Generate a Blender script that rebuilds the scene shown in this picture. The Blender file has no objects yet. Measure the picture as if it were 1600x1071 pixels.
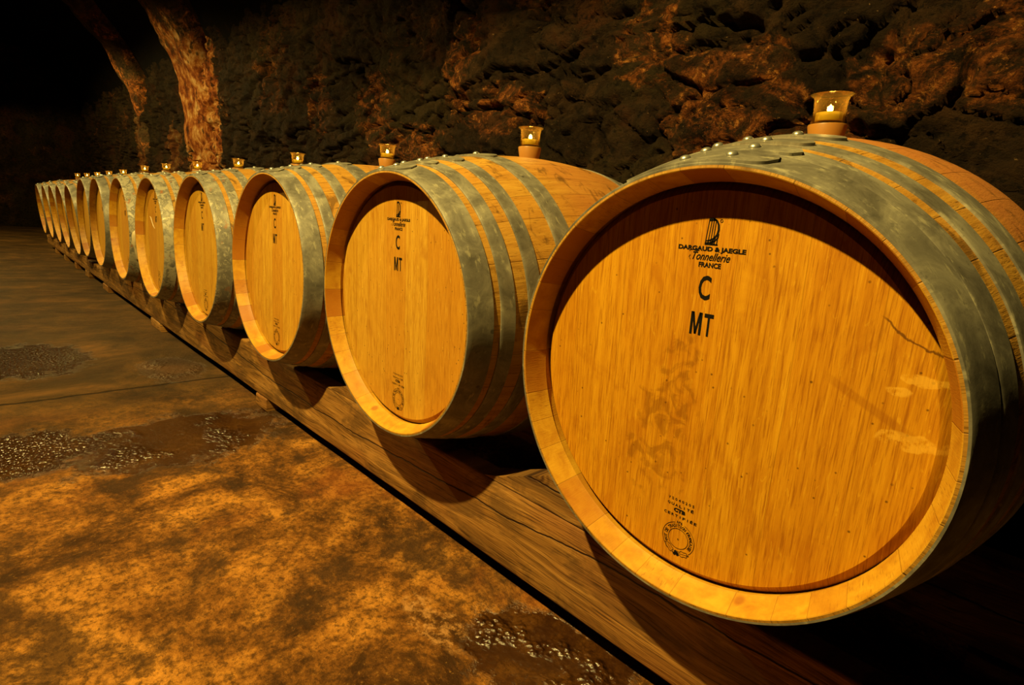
import bpy, math, random
from mathutils import Vector, Matrix, noise
random.seed(7)
S = bpy.context.scene
COL = S.collection
PI = math.pi
ZC = 0.60                      # height of the barrel axes above the floor

# ------------------------------------------------------------------ helpers
class MB:
    """collects geometry for ONE mesh"""
    def __init__(s): s.v = []; s.f = []
    def add(s, vs, fs):
        o = len(s.v); s.v += [tuple(p) for p in vs]; s.f += [tuple(i + o for i in f) for f in fs]
    def grid(s, rows, closed=False):
        o = len(s.v); n = len(rows[0])
        for r in rows: s.v += [tuple(p) for p in r]
        for i in range(len(rows) - 1):
            for j in range(n if closed else n - 1):
                k = (j + 1) % n
                s.f.append((o + i*n + j, o + i*n + k, o + (i+1)*n + k, o + (i+1)*n + j))
    def mesh(s, name, mat, smooth=True, sharp=None):
        m = bpy.data.meshes.new(name); m.from_pydata(s.v, [], s.f); m.update()
        if smooth:
            m.polygons.foreach_set('use_smooth', [True] * len(m.polygons))
            if sharp: m.set_sharp_from_angle(angle=math.radians(sharp))
        m.materials.append(mat)
        return m

def link(name, mesh, parent=None, loc=(0, 0, 0)):
    o = bpy.data.objects.new(name, mesh); COL.objects.link(o)
    o.location = loc
    if parent: o.parent = parent
    return o

def tag(o, label=None, cat=None, group=None, kind=None):
    if label: o['label'] = label
    if cat: o['category'] = cat
    if group: o['group'] = group
    if kind: o['kind'] = kind
    return o

def copy_tree(o, parent=None, skip=()):
    c = o.copy(); COL.objects.link(c)
    if parent: c.parent = parent
    for ch in list(o.children):
        if ch.name.split('.')[0] in skip: continue
        copy_tree(ch, c, skip)
    return c

class NT:
    """small node-tree writer"""
    def __init__(s, name):
        s.mat = bpy.data.materials.new(name); s.mat.use_nodes = True
        s.t = s.mat.node_tree; s.t.nodes.clear()
        s.out = s.t.nodes.new('ShaderNodeOutputMaterial')
        s.tc = s.t.nodes.new('ShaderNodeTexCoord'); s.obj = s.tc.outputs['Object']
        sp = s.n('ShaderNodeSeparateXYZ', Vector=s.obj); s.x, s.y, s.z = sp.outputs
    def put(s, sock, v):
        if isinstance(v, bpy.types.NodeSocket): s.t.links.new(v, sock)
        elif isinstance(v, (tuple, list)) and sock.type == 'RGBA' and len(v) == 3: sock.default_value = (*v, 1)
        else: sock.default_value = v
    def n(s, typ, props=None, **kw):
        nd = s.t.nodes.new(typ)
        for k, v in (props or {}).items(): setattr(nd, k, v)
        for k, v in kw.items(): s.put(nd.inputs[k.replace('_', ' ')], v)
        return nd
    def m(s, op, a, b=0.0, c=0.0, clamp=False):
        nd = s.t.nodes.new('ShaderNodeMath'); nd.operation = op; nd.use_clamp = clamp
        s.put(nd.inputs[0], a); s.put(nd.inputs[1], b); s.put(nd.inputs[2], c)
        return nd.outputs[0]
    def vec(s, x=0.0, y=0.0, z=0.0):
        return s.n('ShaderNodeCombineXYZ', X=x, Y=y, Z=z).outputs[0]
    def noise(s, vec=None, scale=1.0, detail=4.0, rough=0.55, dist=0.0):
        nd = s.n('ShaderNodeTexNoise', Scale=scale, Detail=detail, Roughness=rough, Distortion=dist)
        s.put(nd.inputs['Vector'], vec if vec is not None else s.obj)
        return nd.outputs['Fac']
    def voro(s, vec=None, scale=1.0, feature='F1', out='Distance'):
        nd = s.n('ShaderNodeTexVoronoi', {'feature': feature}, Scale=scale)
        s.put(nd.inputs['Vector'], vec if vec is not None else s.obj)
        return nd.outputs[out]
    def white(s, w):
        return s.n('ShaderNodeTexWhiteNoise', {'noise_dimensions': '1D'}, W=w).outputs['Value']
    def step(s, v, lo, hi):
        nd = s.n('ShaderNodeMapRange', {'interpolation_type': 'SMOOTHSTEP'}, Value=v)
        nd.inputs['From Min'].default_value = lo; nd.inputs['From Max'].default_value = hi
        return nd.outputs['Result']
    def remap(s, v, a, b, c, d):
        nd = s.n('ShaderNodeMapRange', Value=v)
        for k, q in zip(('From Min', 'From Max', 'To Min', 'To Max'), (a, b, c, d)): nd.inputs[k].default_value = q
        return nd.outputs['Result']
    def ramp(s, fac, stops):
        nd = s.n('ShaderNodeValToRGB', Fac=fac); e = nd.color_ramp.elements
        while len(e) < len(stops): e.new(0.5)
        for q, (p, c) in zip(e, stops): q.position = p; q.color = (*c, 1)
        return nd.outputs['Color']
    def mix(s, fac, a, b, mode='MIX'):
        nd = s.n('ShaderNodeMix', {'data_type': 'RGBA', 'blend_type': mode})
        s.put(nd.inputs[0], fac); s.put(nd.inputs[6], a); s.put(nd.inputs[7], b)
        return nd.outputs[2]
    def gray(s, v):
        return s.n('ShaderNodeCombineColor', Red=v, Green=v, Blue=v).outputs[0]
    def blob(s, cx, cz, rx, rz, u=None, v=None, wob=None):
        """1 inside an ellipse, 0 outside, soft edge"""
        u = s.x if u is None else u; v = s.z if v is None else v
        a = s.m('DIVIDE', s.m('SUBTRACT', u, cx), rx); b = s.m('DIVIDE', s.m('SUBTRACT', v, cz), rz)
        d = s.m('SQRT', s.m('ADD', s.m('MULTIPLY', a, a), s.m('MULTIPLY', b, b)))
        if wob is not None: d = s.m('ADD', d, wob)
        return s.step(d, 1.1, 0.85)
    def bsdf(s, color, rough=0.6, metal=0.0, bump=None, strength=0.3, dist=0.01, spec=0.4):
        p = s.n('ShaderNodeBsdfPrincipled')
        s.put(p.inputs['Base Color'], color); s.put(p.inputs['Roughness'], rough); s.put(p.inputs['Metallic'], metal)
        s.put(p.inputs['Specular IOR Level'], spec)
        if bump is not None:
            b = s.n('ShaderNodeBump', Strength=strength, Distance=dist, Height=bump)
            s.put(p.inputs['Normal'], b.outputs[0])
        s.t.links.new(p.outputs[0], s.out.inputs[0])
        return s.mat
    @property
    def rnd(s):
        if not hasattr(s, '_r'): s._r = s.n('ShaderNodeObjectInfo').outputs['Random']
        return s._r

# ------------------------------------------------------------------ materials
def mat_head(name, marked=False):
    t = NT(name)
    r = t.m('MULTIPLY', t.rnd, 7.3)
    u = t.m('ADD', t.x, t.m('ADD', t.m('MULTIPLY', t.noise(scale=2.0, detail=1), 0.012), t.m('MULTIPLY', t.rnd, 0.05)))
    bw = t.m('DIVIDE', t.m('ADD', u, 0.5), 0.083)
    board = t.m('FLOOR', bw); fr = t.m('FRACT', bw)
    wb = t.white(t.m('ADD', board, t.m('MULTIPLY', t.rnd, 41.0)))
    seam = t.step(t.m('ABSOLUTE', t.m('SUBTRACT', fr, 0.5)), 0.488, 0.499)
    gv = t.vec(t.m('ADD', t.m('MULTIPLY', t.x, 85.0), t.m('MULTIPLY', wb, 19.0)), r, t.m('MULTIPLY', t.z, 3.0))
    grain = t.noise(gv, 1.0, 6, 0.65, 0.6)
    fine = t.noise(t.vec(t.m('MULTIPLY', t.x, 520.0), r, t.m('MULTIPLY', t.z, 22.0)), 1.0, 4, 0.65)
    cloud = t.noise(t.vec(t.m('MULTIPLY', t.x, 14.0), t.m('ADD', r, wb), t.m('MULTIPLY', t.z, 7.0)), 1.0, 5, 0.6, 1.4)
    fleck = t.step(t.noise(t.vec(t.m('MULTIPLY', t.x, 130.0), r, t.m('MULTIPLY', t.z, 34.0)), 1.0, 3, 0.55, 1.2), 0.63, 0.70)
    c = t.ramp(grain, [(0.25, (0.44, 0.150, 0.010)), (0.5, (0.62, 0.250, 0.020)), (0.75, (0.74, 0.335, 0.036))])
    c = t.mix(t.m('MULTIPLY', t.m('SUBTRACT', wb, 0.25, clamp=True), 1.0), c, (0.54, 0.175, 0.010))
    c = t.mix(t.m('MULTIPLY', t.step(cloud, 0.52, 0.72), 0.55), c, (0.42, 0.125, 0.008))
    c = t.mix(t.m('MULTIPLY', fleck, 0.30), c, (0.82, 0.42, 0.06))
    c = t.mix(t.m('MULTIPLY', t.step(fine, 0.52, 0.32), 0.75), c, (0.32, 0.092, 0.006))
    c = t.mix(t.m('MULTIPLY', t.step(fine, 0.56, 0.72), 0.35), c, (0.90, 0.44, 0.06))
    specks = t.m('MULTIPLY', t.step(t.voro(t.vec(t.x, r, t.z), 62.0), 0.13, 0.06), t.step(t.noise(scale=14.0), 0.47, 0.56))
    c = t.mix(t.m('MULTIPLY', specks, 0.75), c, (0.06, 0.022, 0.006))
    c = t.mix(t.m('MULTIPLY', seam, 0.30), c, (0.20, 0.060, 0.006))
    if marked:
        wob = t.m('MULTIPLY', t.m('SUBTRACT', t.noise(scale=22.0, detail=5), 0.5), 2.6)
        w2 = t.m('MULTIPLY', t.m('SUBTRACT', t.noise(scale=55.0, detail=3), 0.5), 1.6)
        # pale scuffs at the right edge of this head, and a long water stain down the middle
        sc = t.m('MAXIMUM', t.blob(0.245, 0.080, 0.028, 0.006, wob=w2), t.blob(0.226, 0.064, 0.012, 0.006, wob=w2))
        sc = t.m('MAXIMUM', sc, t.blob(0.247, 0.012, 0.030, 0.010, wob=w2))
        sc = t.m('MULTIPLY', sc, t.step(t.noise(scale=70.0, detail=5, rough=0.7), 0.36, 0.52))
        c = t.mix(t.m('MULTIPLY', sc, 0.6), c, (0.84, 0.42, 0.11))
        st = t.m('MAXIMUM', t.blob(-0.030, 0.00, 0.030, 0.09, wob=wob), t.blob(-0.050, -0.09, 0.048, 0.075, wob=wob))
        ring = t.m('MULTIPLY', st, t.step(t.noise(scale=30.0, detail=6, dist=1.5), 0.42, 0.60))
        c = t.mix(t.m('MULTIPLY', ring, 0.5), c, (0.22, 0.065, 0.006))
        scr = t.step(t.m('ABSOLUTE', t.m('ADD', t.m('SUBTRACT', t.z, 0.046), t.m('MULTIPLY', t.m('SUBTRACT', t.x, 0.19), 0.50))), 0.0075, 0.003)
        scr = t.m('MULTIPLY', t.m('MULTIPLY', scr, t.step(t.x, 0.145, 0.175)), t.step(t.x, 0.262, 0.225))
        c = t.mix(t.m('MULTIPLY', scr, 0.45), c, (0.34, 0.10, 0.008))
        crk = t.step(t.m('ABSOLUTE', t.m('ADD', t.m('SUBTRACT', t.z, 0.118), t.m('ADD', t.m('MULTIPLY', t.m('SUBTRACT', t.x, 0.235), 0.62), t.m('MULTIPLY', t.m('SUBTRACT', t.noise(scale=40.0), 0.5), 0.02)))), 0.0022, 0.0006)
        crk = t.m('MULTIPLY', t.m('MULTIPLY', crk, t.step(t.x, 0.195, 0.205)), t.step(t.x, 0.27, 0.262))
        c = t.mix(t.m('MULTIPLY', crk, 0.8), c, (0.10, 0.03, 0.006))
    c = t.mix(1.0, c, (1.06, 1.16, 0.40) if marked else (1.02, 1.32, 1.35), 'MULTIPLY')
    h = t.m('ADD', t.m('MULTIPLY', fine, 0.8), t.m('ADD', t.m('MULTIPLY', grain, 0.5), t.m('MULTIPLY', seam, -0.5)))
    return t.bsdf(c, 0.55, 0, h, 0.35, 0.0015, 0.25)

def mat_stave(name, kind):
    """kind 'shell' = weathered outside of the staves, 'chime' = the paler cut end inside the head hoop"""
    t = NT(name)
    n = 30.0
    ang = t.m('DIVIDE', t.m('ARCTAN2', t.z, t.x), 2 * PI)
    ang = t.m('ADD', ang, 1.0)
    an = t.m('ADD', t.m('MULTIPLY', ang, n), t.m('MULTIPLY', t.m('SINE', t.m('MULTIPLY', ang, 44.0)), 0.22))
    st = t.m('FLOOR', an); fr = t.m('FRACT', an)
    ws = t.white(t.m('ADD', st, t.m('MULTIPLY', t.rnd, 90.0)))
    seam = t.step(t.m('ABSOLUTE', t.m('SUBTRACT', fr, 0.5)), 0.482, 0.499)
    r = t.m('MULTIPLY', t.rnd, 9.0)
    if kind.startswith('shell'):
        gv = t.vec(t.m('MULTIPLY', ang, 150.0), t.m('MULTIPLY', t.y, 7.0), t.m('ADD', r, ws))
        grain = t.noise(gv, 1.0, 6, 0.65, 0.5)
        tick = t.noise(t.vec(t.m('MULTIPLY', ang, 620.0), t.m('MULTIPLY', t.y, 46.0), r), 1.0, 3, 0.6)
        c = t.ramp(grain, [(0.25, (0.26, 0.100, 0.016)), (0.5, (0.46, 0.195, 0.034)), (0.78, (0.62, 0.300, 0.062))])
        c = t.mix(t.m('MULTIPLY', ws, 0.45), c, (0.46, 0.165, 0.028))
        c = t.mix(t.m('MULTIPLY', t.step(tick, 0.42, 0.28), 0.7), c, (0.09, 0.028, 0.006))
        # wine-red tint of the swollen middle, stronger on some barrels
        red = t.m('MULTIPLY', t.step(t.y, 0.20, 0.28), 1.3) if kind == 'shell_red' else t.m('MULTIPLY', t.step(t.y, 0.24, 0.40), t.step(t.rnd, 0.2, 1.1))
        c = t.mix(t.m('MULTIPLY', red, 0.5), c, (0.47, 0.125, 0.050))
        stn = t.noise(t.vec(t.m('MULTIPLY', ang, 26.0), t.m('MULTIPLY', t.y, 22.0), r), 1.0, 5, 0.65, 0.8)
        c = t.mix(t.m('MULTIPLY', t.step(stn, 0.54, 0.68), 0.75), c, (0.11, 0.042, 0.012))
        c = t.mix(t.m('MULTIPLY', seam, 0.5), c, (0.10, 0.03, 0.006))
        c = t.mix(1.0, c, (1.02, 1.24, 0.9), 'MULTIPLY')
        h = t.m('SUBTRACT', t.m('MULTIPLY', tick, 1.0), t.m('MULTIPLY', seam, 0.9))
        return t.bsdf(c, 0.62, 0, h, 0.5, 0.0015, 0.3)
    gv = t.vec(t.m('MULTIPLY', ang, 60.0), t.m('MULTIPLY', t.y, 40.0), t.m('ADD', r, ws))
    grain = t.noise(gv, 1.0, 5, 0.6, 0.4)
    saw = t.noise(t.vec(t.m('MULTIPLY', ang, 900.0), t.m('MULTIPLY', t.y, 60.0), r), 1.0, 3, 0.6)
    c = t.ramp(grain, [(0.25, (0.46, 0.165, 0.008)), (0.55, (0.64, 0.29, 0.015)), (0.8, (0.76, 0.38, 0.024))])
    c = t.mix(t.m('MULTIPLY', t.step(ws, 0.35, 1.0), 0.85), c, (0.42, 0.125, 0.008))
    c = t.mix(t.m('MULTIPLY', t.m('MULTIPLY', t.step(saw, 0.46, 0.30), t.step(t.white(t.m('ADD', st, 3.0)), 0.3, 0.7)), 0.6), c, (0.22, 0.07, 0.008))
    knot = t.m('MULTIPLY', t.step(t.voro(t.vec(t.m('MULTIPLY', ang, 34.0), t.m('MULTIPLY', t.y, 18.0), r), 0.55), 0.12, 0.06), 0.7)
    c = t.mix(knot, c, (0.34, 0.085, 0.008))
    c = t.mix(t.m('MULTIPLY', seam, 0.4), c, (0.16, 0.05, 0.006))
    c = t.mix(1.0, c, (1.0, 1.14, 1.4), 'MULTIPLY')
    return t.bsdf(c, 0.5, 0, t.m('SUBTRACT', saw, seam), 0.3, 0.001, 0.35)

def mat_hoop(name, lime=0.0):
    t = NT(name)
    r = t.m('MULTIPLY', t.rnd, 9.0)
    ang = t.m('ARCTAN2', t.z, t.x)
    big = t.noise(t.vec(t.m('MULTIPLY', ang, 3.0), t.m('MULTIPLY', t.y, 9.0), r), 1.6, 6, 0.68, 0.7)
    med = t.noise(t.vec(t.m('MULTIPLY', ang, 5.0), t.m('MULTIPLY', t.y, 38.0), t.m('ADD', r, 3.0)), 2.0, 5, 0.65)
    sp = t.noise(scale=120.0, detail=3)
    c = t.ramp(big, [(0.30, (0.105, 0.097, 0.080)), (0.5, (0.215, 0.200, 0.160)), (0.70, (0.38, 0.355, 0.27))])
    c = t.mix(t.m('MULTIPLY', t.step(med, 0.56, 0.68), 0.5), c, (0.55, 0.51, 0.34))
    c = t.mix(t.m('MULTIPLY', t.step(sp, 0.62, 0.70), 0.35), c, (0.07, 0.07, 0.06))
    dent = t.m('MULTIPLY', t.step(t.voro(t.vec(t.x, t.m('ADD', t.y, r), t.z), 16.0), 0.10, 0.05), t.step(t.noise(scale=5.0), 0.5, 0.6))
    c = t.mix(t.m('MULTIPLY', dent, 0.8), c, (0.05, 0.045, 0.035))
    rough = t.remap(med, 0.3, 0.7, 0.42, 0.62)
    metal = 0.3
    h = t.m('ADD', t.m('MULTIPLY', big, 0.6), t.m('MULTIPLY', sp, 0.25))
    if lime > 0:
        pl = t.noise(t.vec(t.m('MULTIPLY', ang, 9.0), t.m('MULTIPLY', t.y, 30.0), r), 1.3, 7, 0.72, 1.0)
        k = t.step(pl, 0.62 - 0.16 * lime, 0.68 - 0.16 * lime)
        c = t.mix(t.m('MULTIPLY', k, 0.85), c, (0.46, 0.42, 0.30))
        rust = t.step(t.noise(t.vec(t.m('MULTIPLY', ang, 4.0), t.m('MULTIPLY', t.y, 20.0), t.m('ADD', r, 8.0)), 1.6, 5), 0.60, 0.68)
        c = t.mix(t.m('MULTIPLY', rust, 0.8 * lime), c, (0.40, 0.14, 0.03))
        h = t.m('ADD', h, k); metal = 0.2
    return t.bsdf(c, rough, metal, h, 0.35, 0.0012, 0.5)

def mat_plain(name, col, rough=0.5, metal=0.0, spec=0.4, sc=60.0, var=0.3):
    t = NT(name)
    c = t.mix(t.m('MULTIPLY', t.noise(scale=sc), var), col, tuple(q * 0.5 for q in col))
    return t.bsdf(c, rough, metal, None, spec=spec)

def mat_beam(name):
    t = NT(name)
    r = t.m('MULTIPLY', t.rnd, 9.0)
    wav = t.m('MULTIPLY', t.noise(t.vec(t.m('MULTIPLY', t.x, 1.2), 0.0, t.m('MULTIPLY', t.z, 5.0)), 1.0, 3), 0.10)
    zz = t.m('ADD', t.z, wav)
    g = t.noise(t.vec(t.m('MULTIPLY', t.x, 2.6), r, t.m('MULTIPLY', zz, 60.0)), 1.0, 7, 0.7, 0.5)
    fine = t.noise(t.vec(t.m('MULTIPLY', t.x, 10.0), r, t.m('MULTIPLY', zz, 260.0)), 1.0, 3, 0.6)
    c = t.ramp(g, [(0.30, (0.12, 0.052, 0.012)), (0.5, (0.38, 0.180, 0.040)), (0.70, (0.62, 0.32, 0.080))])
    cl = t.noise(t.vec(t.m('MULTIPLY', t.x, 5.0), r, t.m('MULTIPLY', t.z, 11.0)), 1.0, 6, 0.7, 0.6)
    c = t.mix(t.m('MULTIPLY', t.step(cl, 0.46, 0.62), 0.75), c, (0.15, 0.075, 0.022))
    redd = t.noise(t.vec(t.m('MULTIPLY', t.x, 1.7), t.m('ADD', r, 4.0), t.m('MULTIPLY', t.z, 5.0)), 1.0, 3)
    c = t.mix(t.m('MULTIPLY', t.step(redd, 0.5, 0.65), 0.5), c, (0.30, 0.105, 0.022))
    c = t.mix(t.m('MULTIPLY', t.step(fine, 0.50, 0.30), 0.8), c, (0.045, 0.018, 0.006))
    crk = t.m('ADD', t.m('SUBTRACT', t.z, 0.030), t.m('ADD', t.m('MULTIPLY', t.m('SUBTRACT', t.noise(t.vec(t.m('MULTIPLY', t.x, 3.0), 0, 0), 1.0, 6), 0.5), 0.05), t.m('MULTIPLY', t.m('SINE', t.m('MULTIPLY', t.x, 1.7)), 0.035)))
    crk = t.step(t.m('ABSOLUTE', crk), 0.0028, 0.0006)
    c = t.mix(t.m('MULTIPLY', crk, 0.9), c, (0.012, 0.006, 0.003))
    kn = t.voro(t.vec(t.m('MULTIPLY', t.x, 2.0), r, t.m('MULTIPLY', t.z, 3.6)), 1.0)
    rings = t.m('MULTIPLY', t.step(kn, 0.11, 0.05), t.m('ADD', 0.45, t.m('MULTIPLY', t.m('SINE', t.m('MULTIPLY', kn, 190.0)), 0.4)))
    c = t.mix(rings, c, (0.06, 0.022, 0.008))
    h = t.m('SUBTRACT', t.m('ADD', fine, g), t.m('MULTIPLY', crk, 2.0))
    return t.bsdf(c, 0.7, 0, h, 0.7, 0.002, 0.25)

def mat_stone(name, rust=1.0, dark=1.0, salt=None, patches=None):
    t = NT(name)
    v = t.vec(t.x, t.y, t.m('MULTIPLY', t.z, 1.15))
    big = t.noise(v, 1.3, 6, 0.62, 0.8)
    mid = t.noise(v, 5.5, 9, 0.72, 0.4)
    fin = t.noise(v, 30.0, 8, 0.78)
    grit = t.noise(v, 120.0, 4, 0.7)
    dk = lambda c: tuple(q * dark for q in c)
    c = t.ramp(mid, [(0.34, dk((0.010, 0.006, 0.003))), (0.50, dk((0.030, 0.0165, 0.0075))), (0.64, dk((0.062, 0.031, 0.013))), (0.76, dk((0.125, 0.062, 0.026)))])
    olive = t.step(t.noise(v, 2.1, 5, 0.6), 0.50, 0.60)
    c = t.mix(t.m('MULTIPLY', olive, 0.55), c, dk((0.044, 0.031, 0.012)))
    redst = t.step(t.noise(t.vec(t.m('ADD', t.x, 7.0), t.y, t.z), 2.6, 5, 0.6), 0.55, 0.65)
    c = t.mix(t.m('MULTIPLY', redst, 0.5), c, dk((0.085, 0.028, 0.010)))
    n8 = t.noise(v, 9.0, 9, 0.78, 0.6)
    n30 = t.noise(v, 26.0, 8, 0.78, 0.4)
    if patches:
        wob = t.m('MULTIPLY', t.m('SUBTRACT', t.noise(v, 4.5, 7, 0.7), 0.5), 2.4)
        area = None
        for (px, pz, rx, rz) in patches:
            q = t.blob(px, pz, rx, rz, wob=wob)
            area = q if area is None else t.m('MAXIMUM', area, q)
        area = t.m('MAXIMUM', area, t.m('MULTIPLY', t.step(big, 0.56, 0.66), 0.45))
    else:
        area = t.step(big, 0.50, 0.62)
    rm = t.m('MULTIPLY', area, t.step(n8, 0.44, 0.56))
    c = t.mix(t.m('MULTIPLY', rm, 0.9 * rust), c, dk((0.17, 0.048, 0.011)))
    ora = t.m('MULTIPLY', area, t.step(n8, 0.51, 0.65))
    c = t.mix(t.m('MULTIPLY', ora, 0.85 * rust), c, dk((0.42, 0.135, 0.026)))
    gold = t.m('MULTIPLY', area, t.m('MULTIPLY', t.step(n30, 0.53, 0.62), t.step(n8, 0.46, 0.56)))
    c = t.mix(t.m('MULTIPLY', gold, 0.9 * rust), c, dk((0.66, 0.28, 0.06)))
    spk = t.step(t.noise(v, 62.0, 3, 0.6), 0.70, 0.75)
    c = t.mix(t.m('MULTIPLY', spk, 0.55), c, dk((0.50, 0.30, 0.13)))
    c = t.mix(t.m('MULTIPLY', t.step(fin, 0.50, 0.38), 0.85), c, dk((0.005, 0.0035, 0.002)))
    if salt:
        # pale and rust-red mineral bloom running down from the springing of the rib
        wv = t.vec(t.m('MULTIPLY', t.x, 5.0), t.m('MULTIPLY', t.y, 5.0), t.m('MULTIPLY', t.z, 4.0))
        wob = t.m('MULTIPLY', t.m('SUBTRACT', t.noise(wv, 1.1, 7, 0.72), 0.5), 2.2)
        b = salt(t, wob)
        tone = t.noise(wv, 1.7, 9, 0.70, 0.0)
        sc = t.ramp(tone, [(0.36, (0.06, 0.017, 0.005)), (0.46, (0.36, 0.085, 0.014)), (0.54, (0.66, 0.26, 0.055)), (0.64, (0.95, 0.62, 0.27))])
        pits = t.step(t.voro(wv, 2.6), 0.30, 0.16)
        sc = t.mix(t.m('MULTIPLY', t.m('MULTIPLY', pits, t.step(t.noise(wv, 0.9), 0.45, 0.55)), 0.85), sc, (0.05, 0.018, 0.006))
        c = t.mix(b, c, sc)
    h = t.m('ADD', t.m('MULTIPLY', mid, 1.0), t.m('ADD', t.m('MULTIPLY', fin, 0.55), t.m('MULTIPLY', grit, 0.12)))
    return t.bsdf(c, 0.8, 0, h, 1.0, 0.045, 0.12)

def mat_floor(name):
    t = NT(name)
    v = t.obj
    big = t.noise(v, 1.1, 5, 0.6, 0.6)
    mid = t.noise(v, 4.2, 8, 0.72, 0.5)
    fin = t.noise(v, 26.0, 8, 0.75)
    grit = t.noise(v, 150.0, 3, 0.7)
    c = t.ramp(mid, [(0.38, (0.050, 0.019, 0.005)), (0.50, (0.29, 0.112, 0.017)), (0.64, (0.64, 0.275, 0.042))])
    c = t.mix(t.m('MULTIPLY', t.step(fin, 0.54, 0.38), 0.62), c, (0.050, 0.022, 0.006))
    fin2 = t.noise(v, 70.0, 6, 0.78)
    c = t.mix(t.m('MULTIPLY', t.step(fin2, 0.52, 0.40), 0.70), c, (0.055, 0.024, 0.007))
    c = t.mix(t.m('MULTIPLY', t.step(fin2, 0.56, 0.68), 0.40), c, (0.70, 0.34, 0.07))
    c = t.mix(t.m('MULTIPLY', t.step(fin, 0.60, 0.72), 0.5), c, (0.52, 0.24, 0.06))
    redd = t.step(t.noise(v, 2.2, 4), 0.54, 0.68)
    c = t.mix(t.m('MULTIPLY', redd, 0.5), c, (0.27, 0.070, 0.012))
    soot_or_shade = t.m('MULTIPLY', t.step(t.noise(v, 3.4, 8, 0.74, 0.4), 0.49, 0.62), 0.85)
    c = t.mix(soot_or_shade, c, (0.050, 0.024, 0.010))
    # the farther part of the floor blends into a darker, browner colour
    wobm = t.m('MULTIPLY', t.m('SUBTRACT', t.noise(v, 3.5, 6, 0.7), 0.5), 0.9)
    far_dark = t.step(t.m('ADD', t.x, t.m('MULTIPLY', wobm, 0.8)), -1.25, -2.5)
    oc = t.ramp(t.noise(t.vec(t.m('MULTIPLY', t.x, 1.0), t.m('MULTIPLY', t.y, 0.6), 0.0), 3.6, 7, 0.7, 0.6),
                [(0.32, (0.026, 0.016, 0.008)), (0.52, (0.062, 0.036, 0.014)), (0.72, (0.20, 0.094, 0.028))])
    c = t.mix(t.m('MULTIPLY', far_dark, 0.9), c, oc)
    c = t.mix(t.m('MULTIPLY', t.step(t.m('ADD', t.y, t.m('MULTIPLY', wobm, 0.3)), -0.92, -1.10), 0.95), c, (0.020, 0.012, 0.006))  # unseen aisle floor darkened in colour to cut bounced fill light
    c = t.mix(t.m('MULTIPLY', t.step(t.m('ADD', t.x, t.m('MULTIPLY', wobm, 0.2)), 0.40, 0.60), 0.95), c, (0.012, 0.007, 0.004))  # unseen floor right of the row blackened in colour to hold back bounce
    wob = t.m('MULTIPLY', t.m('SUBTRACT', t.noise(v, 9.0, 6, 0.7), 0.5), 1.5)
    B = lambda cx, cy, rx, ry: t.blob(cx, cy, rx, ry, t.x, t.y, wob)
    pale = t.m('MULTIPLY', B(-0.44, -0.05, 0.10, 0.045), t.step(t.noise(v, 34.0, 6, 0.75), 0.46, 0.60))
    c = t.mix(t.m('MULTIPLY', pale, 0.7), c, (0.60, 0.30, 0.10))
    damp = t.m('MAXIMUM', B(-1.72, -0.22, 0.24, 0.36), B(-0.22, 0.05, 0.19, 0.13))
    damp = t.m('MAXIMUM', damp, B(-1.83, -0.62, 0.21, 0.20))
    damp = t.m('MAXIMUM', damp, B(-3.08, -0.52, 0.34, 0.26))
    damp = t.m('MAXIMUM', damp, t.m('MULTIPLY', B(-2.62, -0.02, 0.22, 0.14), 0.6))
    c = t.mix(t.m('MULTIPLY', damp, 0.85), c, (0.034, 0.011, 0.003))
    # joint between two pours
    jx = t.m('ADD', t.m('ADD', t.x, 2.38), t.m('ADD', t.m('MULTIPLY', t.m('SUBTRACT', t.noise(v, 7.0, 5), 0.5), 0.06), t.m('MULTIPLY', t.y, -0.02)))
    joint = t.step(t.m('ABSOLUTE', jx), 0.012, 0.003)
    c = t.mix(t.m('MULTIPLY', joint, 0.85), c, (0.014, 0.008, 0.004))
    rough = t.m('SUBTRACT', 0.72, t.m('MULTIPLY', damp, 0.54))
    h = t.m('MULTIPLY', t.m('ADD', t.m('ADD', t.m('MULTIPLY', mid, 0.8), t.m('MULTIPLY', fin, 0.55)), t.m('MULTIPLY', grit, 0.20)), t.m('SUBTRACT', 1.0, t.m('MULTIPLY', damp, 0.6)))
    gritty = t.m('MAXIMUM', t.m('MAXIMUM', B(-1.88, -0.62, 0.22, 0.22), B(-3.08, -0.52, 0.34, 0.26)), t.m('MULTIPLY', t.step(t.noise(v, 7.0, 4), 0.52, 0.66), 0.8))
    gritty = t.m('MULTIPLY', t.m('ADD', 0.12, gritty), damp)
    h = t.m('ADD', h, t.m('MULTIPLY', t.m('MULTIPLY', gritty, t.m('ADD', t.voro(v, 80.0), t.noise(v, 60.0, 2))), 1.05))
    h = t.m('SUBTRACT', h, t.m('MULTIPLY', joint, 0.8))
    spec = t.m('ADD', 0.12, t.m('MULTIPLY', damp, 0.8))
    return t.bsdf(c, rough, 0, h, 0.85, 0.014, spec)

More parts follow.
